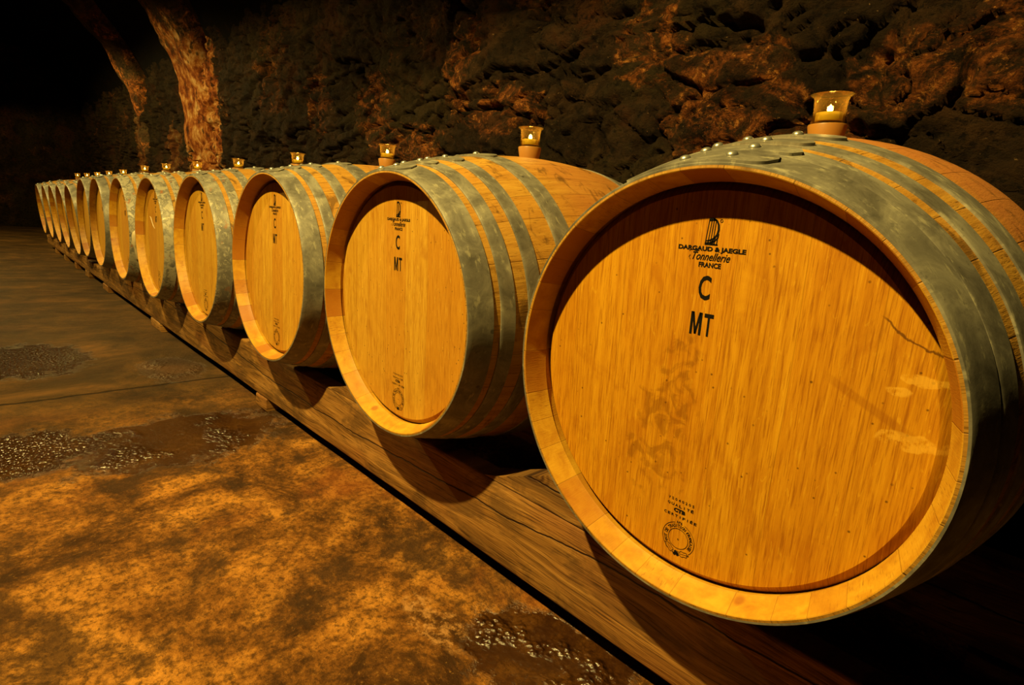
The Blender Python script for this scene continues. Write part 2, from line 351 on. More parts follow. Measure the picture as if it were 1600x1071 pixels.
def mat_glass():
    t = NT('amber_glass')
    tr = t.n('ShaderNodeBsdfTransparent', Color=(0.97, 0.89, 0.62))
    gl = t.n('ShaderNodeBsdfGlossy', Color=(1, 0.9, 0.7), Roughness=0.06)
    df = t.n('ShaderNodeBsdfTranslucent', Color=(0.85, 0.50, 0.10))
    lw = t.n('ShaderNodeLayerWeight', Blend=0.35)
    m1 = t.n('ShaderNodeMixShader', Fac=t.m('ADD', 0.012, t.m('MULTIPLY', lw.outputs['Facing'], 0.09)))
    t.t.links.new(tr.outputs[0], m1.inputs[1]); t.t.links.new(df.outputs[0], m1.inputs[2])
    m2 = t.n('ShaderNodeMixShader', Fac=t.m('ADD', 0.03, t.m('MULTIPLY', lw.outputs['Fresnel'], 0.35)))
    t.t.links.new(m1.outputs[0], m2.inputs[1]); t.t.links.new(gl.outputs[0], m2.inputs[2])
    t.t.links.new(m2.outputs[0], t.out.inputs[0])
    return t.mat

def mat_flame():
    t = NT('flame')
    e = t.n('ShaderNodeEmission', Color=(1.0, 0.62, 0.20), Strength=45.0)
    t.t.links.new(e.outputs[0], t.out.inputs[0])
    return t.mat

M = dict(
    head=mat_head('oak_head'), head_marked=mat_head('oak_head_scuffed', True),
    shell=mat_stave('oak_staves', 'shell'), shell_red=mat_stave('oak_staves_reddish', 'shell_red'), chime=mat_stave('oak_chime', 'chime'),
    hoop=mat_hoop('galvanised_hoop'), hoop_limed=mat_hoop('limed_hoop', 0.55), hoop_peeling=mat_hoop('peeling_hoop', 1.0),
    rivet=mat_plain('rivet_steel', (0.62, 0.60, 0.52), 0.32, 0.8),
    ink=mat_plain('black_ink', (0.010, 0.009, 0.008), 0.7, spec=0.1),
    beam=mat_beam('rough_beam'), bung=mat_plain('silicone_bung', (0.44, 0.20, 0.035), 0.45),
    wax=mat_plain('candle_wax', (0.58, 0.52, 0.10), 0.4), wick=mat_plain('wick', (0.02, 0.015, 0.01), 0.9),
    glass=mat_glass(), flame=mat_flame(), drip=mat_plain('wax_drip', (0.75, 0.62, 0.38), 0.5),
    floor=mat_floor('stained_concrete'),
    soot_or_shade=mat_stone('shade_black_stone', 0.25, 0.12), endstone=mat_stone('damp_stone', 0.25, 1.0),  # near-black stone: the vault's lack of light put into its colour
)
def salt_wall(t, wob):
    # on the wall under the near rib: column from the springing to the floor, widening downwards
    # (x and z of the wall object)
    cx = t.m('ADD', -6.42, t.m('MULTIPLY', t.m('SUBTRACT', 1.3, t.z), -0.10))
    a = t.blob(0.0, 1.35, 0.52, 1.05, t.m('SUBTRACT', t.x, cx), t.z, wob)
    b = t.m('MULTIPLY', t.blob(-9.4, 1.35, 0.30, 0.75, t.x, t.z, wob), 0.30)
    c = t.m('MULTIPLY', t.blob(-7.75, 1.35, 0.22, 0.35, t.x, t.z, wob), 0.25)
    return t.m('MAXIMUM', a, t.m('MAXIMUM', b, c))
def salt_rib(t, wob):
    return t.m('MULTIPLY', t.blob(0.0, 0.0, 5.0, 0.80, t.y, t.z, wob), 0.95)
M['wall'] = mat_stone('rubble_wall', 1.0, 1.0, salt_wall, [(-0.62, 1.27, 0.26, 0.20), (-0.98, 1.50, 0.16, 0.14), (-0.36, 1.13, 0.20, 0.10), (-2.12, 1.58, 0.14, 0.22), (-2.98, 1.44, 0.22, 0.24), (-3.8, 1.55, 0.20, 0.24), (0.09, 1.36, 0.10, 0.16), (-0.13, 1.28, 0.13, 0.12), (-1.75, 1.33, 0.22, 0.12), (-2.55, 1.22, 0.35, 0.12)])
M['rib'] = mat_stone('rib_stone', 0.9, 2.0, salt_rib)
M['rib_plain'] = mat_stone('rib_stone_plain', 1.0, 3.6)

# ------------------------------------------------------------------ barrel geometry (axis = local y, rim plane y=0)
L2 = 0.44; RB = 0.370; RE = 0.300; NS = 144
def prof(y): return RE + (RB - RE) * (1 - ((L2 - y) / L2) ** 2)
def ring(r, y, n=NS): return [(r * math.cos(2*PI*k/n), y, r * math.sin(2*PI*k/n)) for k in range(n)]
HT = 0.0028
def shell_mesh():
    b = MB()
    ys = [0.0012 + (0.88 - 0.0024) * i / 46 for i in range(47)]
    rows = [ring(prof(0) - HT - 0.0035, 0.0006)] + [ring(prof(y) - HT, y) for y in ys] + [ring(prof(0) - HT - 0.0035, 0.8794)]
    b.grid(rows, True)
    return b.mesh('shell', M['shell'], True, 50)
def chime_mesh(back=False):
    b = MB()
    pr = [(0.2937, 0.0006), (0.2925, 0.0012), (0.2888, 0.012), (0.2845, 0.024), (0.2805, 0.036), (0.2795, 0.0375), (0.2815, 0.0385), (0.2815, 0.052)]
    rows = [ring(r, 0.88 - y if back else y) for r, y in pr]
    if not back: rows = rows[::-1]
    b.grid(rows, True)
    return b.mesh('chime', M['chime'], True, 35)
def head_mesh(back=False):
    b = MB()
    f = (lambda y: 0.88 - y) if back else (lambda y: y)
    rows = [ring(0.281, f(0.0515)), ring(0.2700, f(0.0405)), ring(0.2692, f(0.0400)), ring(0.20, f(0.0400)), ring(0.10, f(0.0400)), ring(0.004, f(0.04))]
    if back: rows = rows[::-1]
    b.grid(rows, True)
    o = len(b.v) - NS if not back else 0
    b.f.append(tuple(range(o, o + NS)) if not back else tuple(range(o + NS - 1, o - 1, -1)))
    return b.mesh('head', M['head'], True, 25)
def hoop_mesh(y0, y1, lap=True, a0=112, a1=76, back=False):
    b = MB(); n = NS
    f = (lambda y: 0.88 - y) if back else (lambda y: y)
    sec = [(prof(y0) - HT - 0.0005, y0), (prof(y0) - 0.0006, y0), (prof(y0), y0 + 0.0007)]
    for k in range(1, 5): yy = y0 + (y1 - y0) * k / 5; sec.append((prof(yy), yy))
    sec += [(prof(y1), y1 - 0.0007), (prof(y1) - 0.0006, y1), (prof(y1) - HT - 0.0005, y1)]
    b.grid([ring(r, f(y), n) for r, y in sec], True)
    if lap:
        ym = (y0 + y1) / 2; hw = (y1 - y0) / 2 - 0.0008; rm = prof(ym)
        tip = math.degrees(1.15 * hw / rm)
        K = 30; low = []; up = []
        for i in range(K + 1):
            a = a0 + (a1 - a0) * i / K
            d = abs(a - a1)
            w = hw if d >= tip else hw * math.sqrt(max(0.0, 1 - (1 - d / tip) ** 2))
            w = max(w, 0.0004)
            low.append((a, w))
        def pt(a, y, h): 
            r = prof(y) + h; A = math.radians(a); return (r * math.cos(A), f(y), r * math.sin(A))
        rows = []
        for a, w in low:
            lift = 0.0026 + 0.0012 * max(0.0, 1 - abs(a - a1) / 7.0)
            rows.append([pt(a, ym - w, -0.0004), pt(a, ym - w, lift), pt(a, ym - w * 0.5, lift), pt(a, ym, lift), pt(a, ym + w * 0.5, lift), pt(a, ym + w, lift), pt(a, ym + w, -0.0004)])
        b.grid(rows)
        b.f.append(tuple(len(b.v) - 7 * (K + 1) + k for k in range(7))[::-1])
    return b.mesh('hoop', M['hoop'], True, 40)
def rivet_mesh():
    b = MB(); n = 18
    pr = [(0.0078, 0.0), (0.0076, 0.0012), (0.0064, 0.0030), (0.0044, 0.0044), (0.0020, 0.0050), (0.0004, 0.0051)]
    b.grid([[(r * math.cos(2*PI*k/n), r * math.sin(2*PI*k/n), z) for k in range(n)] for r, z in pr], True)
    b.f.append(tuple(len(b.v) - n + k for k in range(n)))
    return b.mesh('rivet', M['rivet'], True, 60)

# ------------------------------------------------------------------ lettering
def glyphs(txt, bold=0.0, shear=0.0):
    cu = bpy.data.curves.new('txt', 'FONT'); cu.body = txt; cu.size = 1.0; cu.offset = bold; cu.shear = shear
    cu.resolution_u = 3
    o = bpy.data.objects.new('txt', cu); COL.objects.link(o)
    bpy.context.view_layer.update()
    dg = bpy.context.evaluated_depsgraph_get()
    me = bpy.data.meshes.new_from_object(o.evaluated_get(dg))
    vs = [(v.co.x, v.co.y) for v in me.vertices]; fs = [tuple(p.vertices) for p in me.polygons]
    bpy.data.objects.remove(o); bpy.data.curves.remove(cu); bpy.data.meshes.remove(me)
    return vs, fs
YH = 0.0396
class Ink:
    def __init__(s): s.b = MB()
    def add(s, vs, fs): s.b.add([(u, YH, v) for u, v in vs], fs)
    def text(s, txt, cx, cz, w, h, bold=0.0, shear=0.0, rot=0.0):
        vs, fs = glyphs(txt, bold, shear)
        x0 = min(p[0] for p in vs); x1 = max(p[0] for p in vs); y0 = min(p[1] for p in vs); y1 = max(p[1] for p in vs)
        c, sn = math.cos(rot), math.sin(rot); out = []
        for p in vs:
            u = ((p[0] - x0) / (x1 - x0) - 0.5) * w; v = ((p[1] - y0) / (y1 - y0) - 0.5) * h
            out.append((cx + u * c - v * sn, cz + u * sn + v * c))
        s.add(out, fs)
    def stroke(s, pts, w):
        n = len(pts); vs = []
        for i, p in enumerate(pts):
            a = pts[max(0, i - 1)]; c = pts[min(n - 1, i + 1)]
            dx, dy = c[0] - a[0], c[1] - a[1]; l = math.hypot(dx, dy) or 1
            ww = w[i] if isinstance(w, (list, tuple)) else w
            vs += [(p[0] - dy / l * ww / 2, p[1] + dx / l * ww / 2), (p[0] + dy / l * ww / 2, p[1] - dx / l * ww / 2)]
        s.add(vs, [(2*i, 2*i + 1, 2*i + 3, 2*i + 2) for i in range(n - 1)])
    def arc(s, cx, cz, r, a0, a1, w, n=40):
        s.stroke([(cx + r * math.cos(math.radians(a0 + (a1 - a0) * i / n)), cz + r * math.sin(math.radians(a0 + (a1 - a0) * i / n))) for i in range(n + 1)], w)
    def poly(s, pts): s.add(pts, [tuple(range(len(pts)))])
    def mesh(s, name): return s.b.mesh(name, M['ink'], False)
def ink_cooper():
    k = Ink(); x = lambda px: -0.0045 + (px - 424) / 4.465 * 0.00088; z = lambda py: 0.2005 + (318 - py) / 4.465 * 0.00078
    # harp mark
    for a, b in ((388, 378), (404, 397), (419, 414), (434, 431)): k.stroke([(x(a + 4), z(130)), (x(b), z(312))], 0.0011)
    k.poly([(x(392), z(122)), (x(430), z(122)), (x(436), z(140)), (x(388), z(146))])
    k.stroke([(x(p), z(q)) for p, q in ((418, 128), (442, 140), (457, 170), (461, 205), (455, 240), (436, 268), (408, 284), (380, 290))], [.0022, .0024, .0026, .0028, .0028, .0024, .002, .001])
    k.stroke([(x(p), z(q)) for p, q in ((466, 232), (462, 262), (440, 288), (412, 302), (376, 306))], [.0008, .0016, .0022, .0022, .0018])
    for a in (425, 442, 460): k.stroke([(x(a), z(280 - (a - 425))), (x(a - 2), z(316))], 0.0013)
    k.poly([(x(375), z(308)), (x(466), z(308)), (x(466), z(319)), (x(375), z(319))])
    k.arc(x(474), z(140), 0.0017, 0, 360, 0.0007, 16)
    k.text('DARGAUD & JAEGLE', -0.0045, 0.1945, 0.093, 0.0078, 0.045)
    k.text('Tonnellerie', -0.0030, 0.1855, 0.052, 0.0105, 0.012, 0.42)
    k.stroke([(-0.034, 0.1905), (-0.0335, 0.1925), (-0.029, 0.1930), (-0.0245, 0.1918), (-0.0200, 0.1925)], 0.0009)
    k.stroke([(-0.0320, 0.1800), (-0.034, 0.1830), (-0.0325, 0.1860)], 0.0008)
    k.text('FRANCE', -0.0035, 0.1745, 0.031, 0.0068, 0.035)
    return k.mesh('cooper_mark')
def ink_letters():
    k = Ink()
    k.text('C', -0.0065, 0.1445, 0.0170, 0.0325, 0.018)
    xm, zm = -0.0208, 0.0800
    k.poly([(xm, zm), (xm + .0036, zm), (xm + .0036, zm + .031), (xm, zm + .031)]); k.poly([(xm + .0128, zm), (xm + .0164, zm), (xm + .0164, zm + .031), (xm + .0128, zm + .031)])
    k.poly([(xm + .0016, zm + .031), (xm + .0046, zm + .031), (xm + .0098, zm + .001), (xm + .0068, zm + .001)]); k.poly([(xm + .0118, zm + .031), (xm + .0148, zm + .031), (xm + .0096, zm + .001), (xm + .0066, zm + .001)])
    k.text('T', 0.0050, 0.0955, 0.0130, 0.0305, 0.018)
    return k.mesh('lot_letters')
def ink_stamp():
    k = Ink()
    for i, ch in enumerate('VS040205'): k.text(ch, -0.0195 + i * 0.0054, -0.1680, 0.0030, 0.0042, 0.02)
    for i, ch in enumerate('QUALITÉ'):
        e = ch == 'É'
        k.text(ch, -0.0195 + i * 0.0062, -0.1768 + (0.0006 if e else 0), 0.0044 if ch != 'I' else 0.0011, 0.0052 if e else 0.0042, 0.03)
    k.text('CTB', -0.0015, -0.1845, 0.0185, 0.0064, 0.07)
    for i, ch in enumerate('CERTIFIÉE'):
        e = ch == 'É'
        k.text(ch, -0.0235 + i * 0.0060, -0.1935 + (0.0006 if e else 0), 0.0042 if ch != 'I' else 0.0011, 0.0052 if e else 0.0042, 0.03)
    cx, cz = 0.0015, -0.2285
    k.text('N°6', cx - 0.0005, cz + 0.0262, 0.0085, 0.0046, 0.03)
    k.arc(cx, cz, 0.0255, 108, 236, 0.0007); k.arc(cx, cz, 0.0255, 72, -44, 0.0007)
    k.arc(cx, cz, 0.0158, 0, 360, 0.0008, 56)
    txt = 'FÛT DE TRADITION FRANÇAISE'; n = len(txt)
    for i, ch in enumerate(txt):
        if ch == ' ': continue
        a = math.radians(205 - i * (232 / (n - 1)))
        k.text(ch, cx + 0.0205 * math.cos(a), cz + 0.0205 * math.sin(a), 0.0036 if ch != 'I' else 0.0010, 0.0050, 0.02, 0, a - PI / 2)
    def leaf(px, pz, rot, l):
        pts = []
        for i in range(33):
            q = i / 32 * 2 * PI
            rr = 1 + 0.17 * math.cos(7 * q)
            u = l * 0.5 * math.cos(q) * rr; v = l * 0.23 * math.sin(q) * rr
            pts.append((px + u * math.cos(rot) - v * math.sin(rot), pz + u * math.sin(rot) + v * math.cos(rot)))
        k.stroke(pts, 0.0008)
        k.stroke([(px - l * 0.45 * math.cos(rot), pz - l * 0.45 * math.sin(rot)), (px + l * 0.45 * math.cos(rot), pz + l * 0.45 * math.sin(rot))], 0.0006)
    leaf(cx + 0.0100, cz - 0.0215, 0.20, 0.017); leaf(cx - 0.0125, cz - 0.0185, -0.75, 0.017)
    for dx, dz, r in ((-0.0012, -0.0225, 0.0028), (0.0018, -0.0255, 0.0026), (-0.0030, -0.0262, 0.0024)):
        k.poly([(cx + dx + r * math.cos(2*PI*i/14), cz + dz + r * math.sin(2*PI*i/14)) for i in range(14)])
    k.arc(cx, cz - 0.001, 0.0010, 0, 360, 0.0006, 12)
    return k.mesh('quality_stamp')

# ------------------------------------------------------------------ bung, drips
def lathe(name, pr, mat, n=40, cap=True, sharp=40):
    b = MB(); b.grid([[(r * math.cos(2*PI*k/n), r * math.sin(2*PI*k/n), z) for k in range(n)] for r, z in pr], True)
    if cap:
        b.f.append(tuple(range(n))[::-1]); b.f.append(tuple(len(b.v) - n + k for k in range(n)))
    return b.mesh(name, mat, True, sharp)
BUNG_H = 0.027
bung_me = lathe('bung', [(0.0262, -0.006), (0.0265, 0.0), (0.0308, BUNG_H - 0.002), (0.0298, BUNG_H), (0.002, BUNG_H)], M['bung'])

# ------------------------------------------------------------------ the row of barrels
# (x, y, z, yaw, tilt, scale) of each front rim centre, nearest first
ROW = [(0.0, 0.0, 0.0, -0.00193, 0.0413, 1), (-0.7497, 0.0038, 0.0028, -0.00126, 0.0185, 1), (-1.4912, 0.0130, 0.0080, -0.00118, -0.0130, 1),
       (-2.2332, 0.0062, 0.0021, 0.00445, -0.0109, 1), (-2.9790, -0.0019, -0.0024, 0.0040, -0.0145, 1), (-3.7250, -0.0031, -0.0012, -0.0030, -0.0138, 1),
       (-4.4690, -0.0049, -0.0017, -0.0030, -0.0078, 1), (-5.2130, 0.012, -0.005, 0.0, 0.0, 1),
       (-5.960, 0.0235, -0.060, 0.0, 0.075, 1), (-6.705, 0.031, -0.062, 0.0, 0.075, 1), (-7.450, 0.040, -0.066, 0.0, 0.075, 1), (-8.200, 0.044, -0.070, 0.0, 0.075, 1), (-8.945, 0.042, -0.066, 0.0, 0.075, 1)]
OFF = Vector((0, 0.44, -RB))
HOOPS1 = [(0.0010, 0.052), (0.0550, 0.0895), (0.1150, 0.146), (0.188, 0.229)]
HOOPS2 = [(0.0010, 0.053), (0.0685, 0.100), (0.1300, 0.162), (0.222, 0.272)]
rv = rivet_mesh()
shell_me, chime_me, head_me = shell_mesh(), chime_mesh(), head_mesh()
cooper_me, letters_me, stamp_me = ink_cooper(), ink_letters(), ink_stamp()
back_hoops = [hoop_mesh(a, b, False, back=True) for a, b in HOOPS2]
back_chime, back_head = chime_mesh(True), head_mesh(True)

def build_barrel(hoops, angs):
    root = bpy.data.objects.new('wine_barrel', None); COL.objects.link(root)
    root.empty_display_size = 0.1
    pl = tuple(-OFF)
    link('stave_shell', shell_me, root, pl); link('chime', chime_me, root, pl)
    h = link('head', head_me, root, pl)
    link('cooper_mark', cooper_me, h)['label'] = 'black printed harp mark and lettering'
    link('lot_letters', letters_me, h)['label'] = 'large black letters C and MT'
    link('quality_stamp', stamp_me, h)['label'] = 'small round black quality stamp'
    for (a, b), ang in zip(hoops, angs):
        hp = link('hoop', hoop_mesh(a, b, True, 113 + ang, 77 + ang), root, pl)
        ym = (a + b) / 2; sl = math.atan((prof(b) - prof(a)) / (b - a))
        for ra in (99 + ang, 87.5 + ang):
            A = math.radians(ra); r = prof(ym) + 0.0024
            o = link('rivet', rv, hp, (r * math.cos(A), ym, r * math.sin(A)))
            nrm = Vector((math.cos(A) * math.cos(sl), -math.sin(sl), math.sin(A) * math.cos(sl)))
            o.rotation_euler = nrm.to_track_quat('Z', 'Y').to_euler()
    for me in back_hoops: link('hoop', me, root, pl)
    link('chime', back_chime, root, pl); link('head', back_head, root, pl)
    bg = link('bung', bung_me, root, (0, 0, 2 * RB - 0.0012)); bg['label'] = 'tan tapered silicone bung under the candle'
    return root
protoA = build_barrel(HOOPS1, (0, -1.0, 1.0, -0.5))
protoB = build_barrel(HOOPS2, (1.5, 0.5, -1.0, 1.0))
NTH = ['', 'second', 'third', 'fourth', 'fifth', 'sixth', 'seventh', 'eighth', 'ninth', 'tenth', 'eleventh', 'twelfth']
BL = ['large oak wine barrel nearest the camera, round head marked C MT, pale scuffs',
      'oak wine barrel second from the right, head marked C MT, behind the nearest one',
      'oak wine barrel third from the right, narrow oval head with stamped letters',
      'oak wine barrel fourth from the right, with pale limed hoops',
      'oak wine barrel fifth from the right, pale shaving stuck on its head',
      'oak wine barrel sixth from the right, with rusty peeling hoops and a pale wax drip']
BL += ['oak wine barrel %s from the right in the row' % NTH[i] for i in range(6, 12)] + ['small looking oak wine barrel at the far left end of the row']
protoA_hoop = None
barrels = []
for i, (x, y, z, yaw, tilt, sc) in enumerate(ROW):
    if i == 0: r = protoA
    elif i == 1: r = protoB
    else: r = copy_tree(protoB, None, ('cooper_mark', 'lot_letters', 'quality_stamp') if i > 7 else ())
    ca, sa, ct, st = math.cos(yaw), math.sin(yaw), math.cos(tilt), math.sin(tilt)
    n = Vector((-sa * ct, ca * ct, st)); ex = Vector((ca, sa, 0)); ez = ex.cross(n)
    R3 = Matrix((ex, n, ez)).transposed()
    loc = Vector((x, y, z + ZC)) + R3 @ (OFF * sc)
    r.matrix_world = Matrix.LocRotScale(loc, R3.to_quaternion(), Vector((sc, sc, sc)))
    tag(r, BL[i], 'barrel', 'wine barrels in the row')
    hm = {3: 'hoop_limed', 4: 'hoop_peeling', 5: 'hoop_peeling', 6: 'hoop', 7: 'hoop_limed'}.get(i)
    if i == 0:
        for ch in r.children:
            if ch.name.startswith('bung'): ch.location = (-0.021, 0, 2 * RB - 0.0018)
    for ch in r.children:
        nm = ch.name.split('.')[0]
        if nm == 'hoop' and hm:
            ch.material_slots[0].link = 'OBJECT'; ch.material_slots[0].material = M[hm]
        if nm == 'stave_shell' and i == 0:
            ch.material_slots[0].link = 'OBJECT'; ch.material_slots[0].material = M['shell_red']
        if nm == 'head' and i == 0 and ch.data == head_me:
            ch.material_slots[0].link = 'OBJECT'; ch.material_slots[0].material = M['head_marked']
    barrels.append((r, R3, sc))

# pale shaving on the fifth head, wax drip on the sixth head hoop
def tube(name, pts, rad, mat, n=8):
    b = MB(); rows = []
    for i, p in enumerate(pts):
        p = Vector(p); a = Vector(pts[max(0, i - 1)]); c = Vector(pts[min(len(pts) - 1, i + 1)])
        q = (c - a).to_track_quat('Z', 'Y'); rr = rad[i] if isinstance(rad, (list, tuple)) else rad
        rows.append([tuple(p + q @ Vector((rr * math.cos(2*PI*k/n), rr * math.sin(2*PI*k/n), 0))) for k in range(n)])
    b.grid(rows, True); b.f.append(tuple(range(n))[::-1]); b.f.append(tuple(len(b.v) - n + k for k in range(n)))
    return b.mesh(name, mat)
sh = link('wood_shaving', tube('wood_shaving', [(-0.13, 0.039, 0.105), (-0.105, 0.038, 0.098), (-0.08, 0.037, 0.078), (-0.06, 0.038, 0.058), (-0.04, 0.039, 0.047)], [0.0012, 0.002, 0.002, 0.002, 0.001], M['drip']), barrels[4][0], tuple(-OFF))
sh['label'] = 'thin pale curled shaving stuck on the head'
dr = link('wax_drip', tube('wax_drip', [((prof(0.03) + 0.002) * math.cos(q), 0.030 + 0.008 * math.sin(9 * q), (prof(0.03) + 0.002) * math.sin(q)) for q in [0.05 - 0.06 * k for k in range(11)]],
                               [0.006, 0.016, 0.018, 0.014, 0.016, 0.010, 0.007, 0.009, 0.008, 0.006, 0.003], M['drip']), barrels[5][0], tuple(-OFF))
dr['label'] = 'cream coloured drip on the head hoop'

# ------------------------------------------------------------------ votive candles
def build_votive():
    root = bpy.data.objects.new('votive_candle', None); COL.objects.link(root); root.empty_display_size = 0.05
    out = [(0.0010, 0.0), (0.0235, 0.0), (0.0246, 0.0015), (0.0248, 0.004), (0.0252, 0.018), (0.0257, 0.030), (0.0262, 0.0385), (0.0276, 0.0432), (0.0322, 0.0468), (0.0332, 0.0478),
           (0.0322, 0.0485), (0.0270, 0.0450), (0.0250, 0.0390), (0.0243, 0.030), (0.0238, 0.018), (0.0233, 0.0065), (0.0220, 0.0045), (0.0010, 0.0040)]
    link('glass_cup', lathe('glass_cup', out, M['glass'], 48, True, 60), root)['label'] = 'flared amber glass cup'
    link('candle_wax', lathe('candle_wax', [(0.0200, 0.0048), (0.0208, 0.0055), (0.0212, 0.0180), (0.0205, 0.0190), (0.004, 0.0182)], M['wax'], 32), root)['label'] = 'yellow wax'
    link('wick', tube('wick', [(0, 0, 0.0178), (0.0003, 0, 0.020), (0.0008, 0, 0.0225)], 0.0007, M['wick']), root)
    fl = [(0.0006, 0.0205), (0.0034, 0.0218), (0.0047, 0.0240), (0.0045, 0.0262), (0.0031, 0.0286), (0.0014, 0.0310), (0.0003, 0.0328)]
    link('flame', lathe('flame', fl, M['flame'], 20), root)['label'] = 'small bright candle flame'
    return root
vt = build_votive()
for i, (r, R3, sc) in enumerate(barrels):
    v = vt if i == 0 else copy_tree(vt)
    bpy.context.view_layer.update()
    v.matrix_world = Matrix.LocRotScale(r.matrix_world @ Vector((-0.021 if i == 0 else 0, 0, 2 * RB - (0.0018 if i == 0 else 0.0012) + BUNG_H + 0.0003)), R3.to_quaternion() @ Matrix.Rotation(random.uniform(0, 6), 3, 'Z').to_quaternion(), Vector((1, 1, 1)))
    if i == 0: lb = 'lit votive candle in amber glass on top of the barrel nearest the camera'
    elif i == 12: lb = 'lit votive candle at the far left end of the candle row'
    else: lb = 'lit votive candle in amber glass on the %s barrel from the right' % NTH[i]
    tag(v, lb, 'candle', 'votive candles on the barrels')
    ld = bpy.data.lights.new('candle_light', 'POINT'); ld.energy = 0.16; ld.color = (1, 0.72, 0.28); ld.shadow_soft_size = 0.005
    lo = bpy.data.objects.new('candle_light', ld); COL.objects.link(lo); lo.location = v.matrix_world @ Vector((0, 0, 0.041))

# ------------------------------------------------------------------ beams, chocks, blocks
def rough_box(name, sx, sy, sz, mat, nx=60, amp=0.002, seed=0, bev=0.006):
    """long timber with slightly worn edges, centred on its own origin"""
    b = MB(); rows = []
    hy, hz = sy / 2, sz / 2
    sec = [(-hy, -hz + bev), (-hy, -hz * 0.5), (-hy, 0), (-hy, hz * 0.5), (-hy, hz - bev), (-hy + bev * 0.4, hz - bev * 0.3), (-hy + bev, hz), (0, hz), (hy - bev, hz), (hy, hz - bev), (hy, 0), (hy, -hz + bev), (hy - bev, -hz), (0, -hz), (-hy + bev, -hz), (-hy + bev * 0.4, -hz + bev * 0.3)]
    for i in range(nx + 1):
        x = -sx / 2 + sx * i / nx; row = []
        for (y, z) in sec:
            q = noise.noise_vector(Vector((x * 4 + seed, y * 20, z * 14))) * amp
            row.append((x, y + min(0, q.y) * (1 if y < 0 else -1), z + (min(0, q.z) if z > 0 else max(0, q.z))))
        rows.append(row)
    b.grid(rows, True); n = len(sec)
    b.f.append(tuple(range(n))[::-1]); b.f.append(tuple(len(b.v) - n + k for k in range(n)))
    return b.mesh(name, mat, True, 40)
BT, BB = ZC - 0.3535, 0.053          # top and underside of the near beam
YB0, YB1 = 0.130, 0.190
JX = -5.36
bm = link('wooden_beam', rough_box('wooden_beam', 0.72 - JX, YB1 - YB0, BT - BB, M['beam'], 300, 0.003, 1), None, ((0.72 + JX) / 2, (YB0 + YB1) / 2, (BT + BB) / 2))
tag(bm, 'long cracked wooden beam on blocks carrying the fronts of the nearer barrels', 'beam', 'beams under the barrels')
FT = ZC - 0.4235
bf = link('wooden_beam', rough_box('wooden_beam', JX + 9.6 - 0.01, YB1 - YB0, FT - 0.062, M['beam'], 120, 0.003, 7), None, ((JX - 0.01 - 9.6) / 2, (YB0 + YB1) / 2, (FT + 0.062) / 2))
tag(bf, 'farther wooden beam carrying the small looking barrels at the far left end', 'beam', 'beams under the barrels')
rb = link('wooden_beam', rough_box('wooden_beam', 0.72 + 9.6, 0.06, BT - BB, M['beam'], 60, 0.003, 3), None, ((0.72 - 9.6) / 2, 0.72, (BT + BB) / 2 - 0.002))
tag(rb, 'rear wooden beam by the wall carrying the backs of the barrels', 'beam', 'beams under the barrels')
def prism(pts, y0, y1, name, mat):
    b = MB(); n = len(pts)
    b.v = [(x, y0, z) for x, z in pts] + [(x, y1, z) for x, z in pts]
    b.f = [tuple(range(n)), tuple(range(2 * n - 1, n - 1, -1))] + [(k, k + n, (k + 1) % n + n, (k + 1) % n) for k in range(n)]
    return b.mesh(name, mat, False)
ck = prism([(-0.515, 0), (-0.20, 0), (-0.212, 0.048), (-0.240, 0.085), (-0.264, 0.108), (-0.300, 0.086), (-0.345, 0.064), (-0.410, 0.037), (-0.460, 0.016)][::1], -0.030, 0.030, 'chock', M['beam'])
for i, (x, y, z, yaw, tilt, sc) in enumerate(ROW):
    o = link('chock', ck, None, (x, (YB0 + YB1) / 2, (BT if i < 8 else FT) + 0.0005))
    tag(o, ('wooden wedge on the beam chocking the barrel nearest the camera' if i == 0 else 'wooden wedge on the beam chocking the barrel at the far left end' if i == 12 else
            'wooden wedge on the beam chocking the %s barrel from the right' % NTH[i]), 'wedge', 'wedges chocking the barrels')
blk_w = [(-1.865, 0.11, 'squared timber block under the beam below the third barrel from the right'), (-3.60, 0.24, 'reddish timber block under the beam below the fifth and sixth barrels'),
         (-5.30, 0.24, 'timber block under the joint of the two beams'), (0.45, 0.12, 'timber block under the right end of the beam'),
         (-6.25, 0.22, 'timber block under the farther beam, first beyond the joint'), (-7.00, 0.14, 'timber block under the farther beam, second beyond the joint'),
         (-7.85, 0.14, 'timber block under the farther beam, third beyond the joint'), (-8.70, 0.14, 'last timber block under the far left end of the farther beam')]
for k, (x, w, lb) in enumerate(blk_w):
    top = BB if x > -5.4 else 0.062
    o = link('support_block', rough_box('support_block', w, 0.10, top - 0.001, M['beam'], 8, 0.002, 20 + k, 0.004), None, (x, (YB0 + YB1) / 2 + 0.018, (top - 0.001) / 2))
    tag(o, lb, 'block', 'blocks under the beams')
for k, x in enumerate((0.4, -2.8, -6.0, -9.0)):
    o = link('support_block', rough_box('support_block', 0.14, 0.10, BB - 0.004, M['beam'], 8, 0.002, 40 + k, 0.004), None, (x, 0.72, (BB - 0.004) / 2))
    tag(o, 'timber block under the rear beam by the wall', 'block', 'blocks under the rear beam')

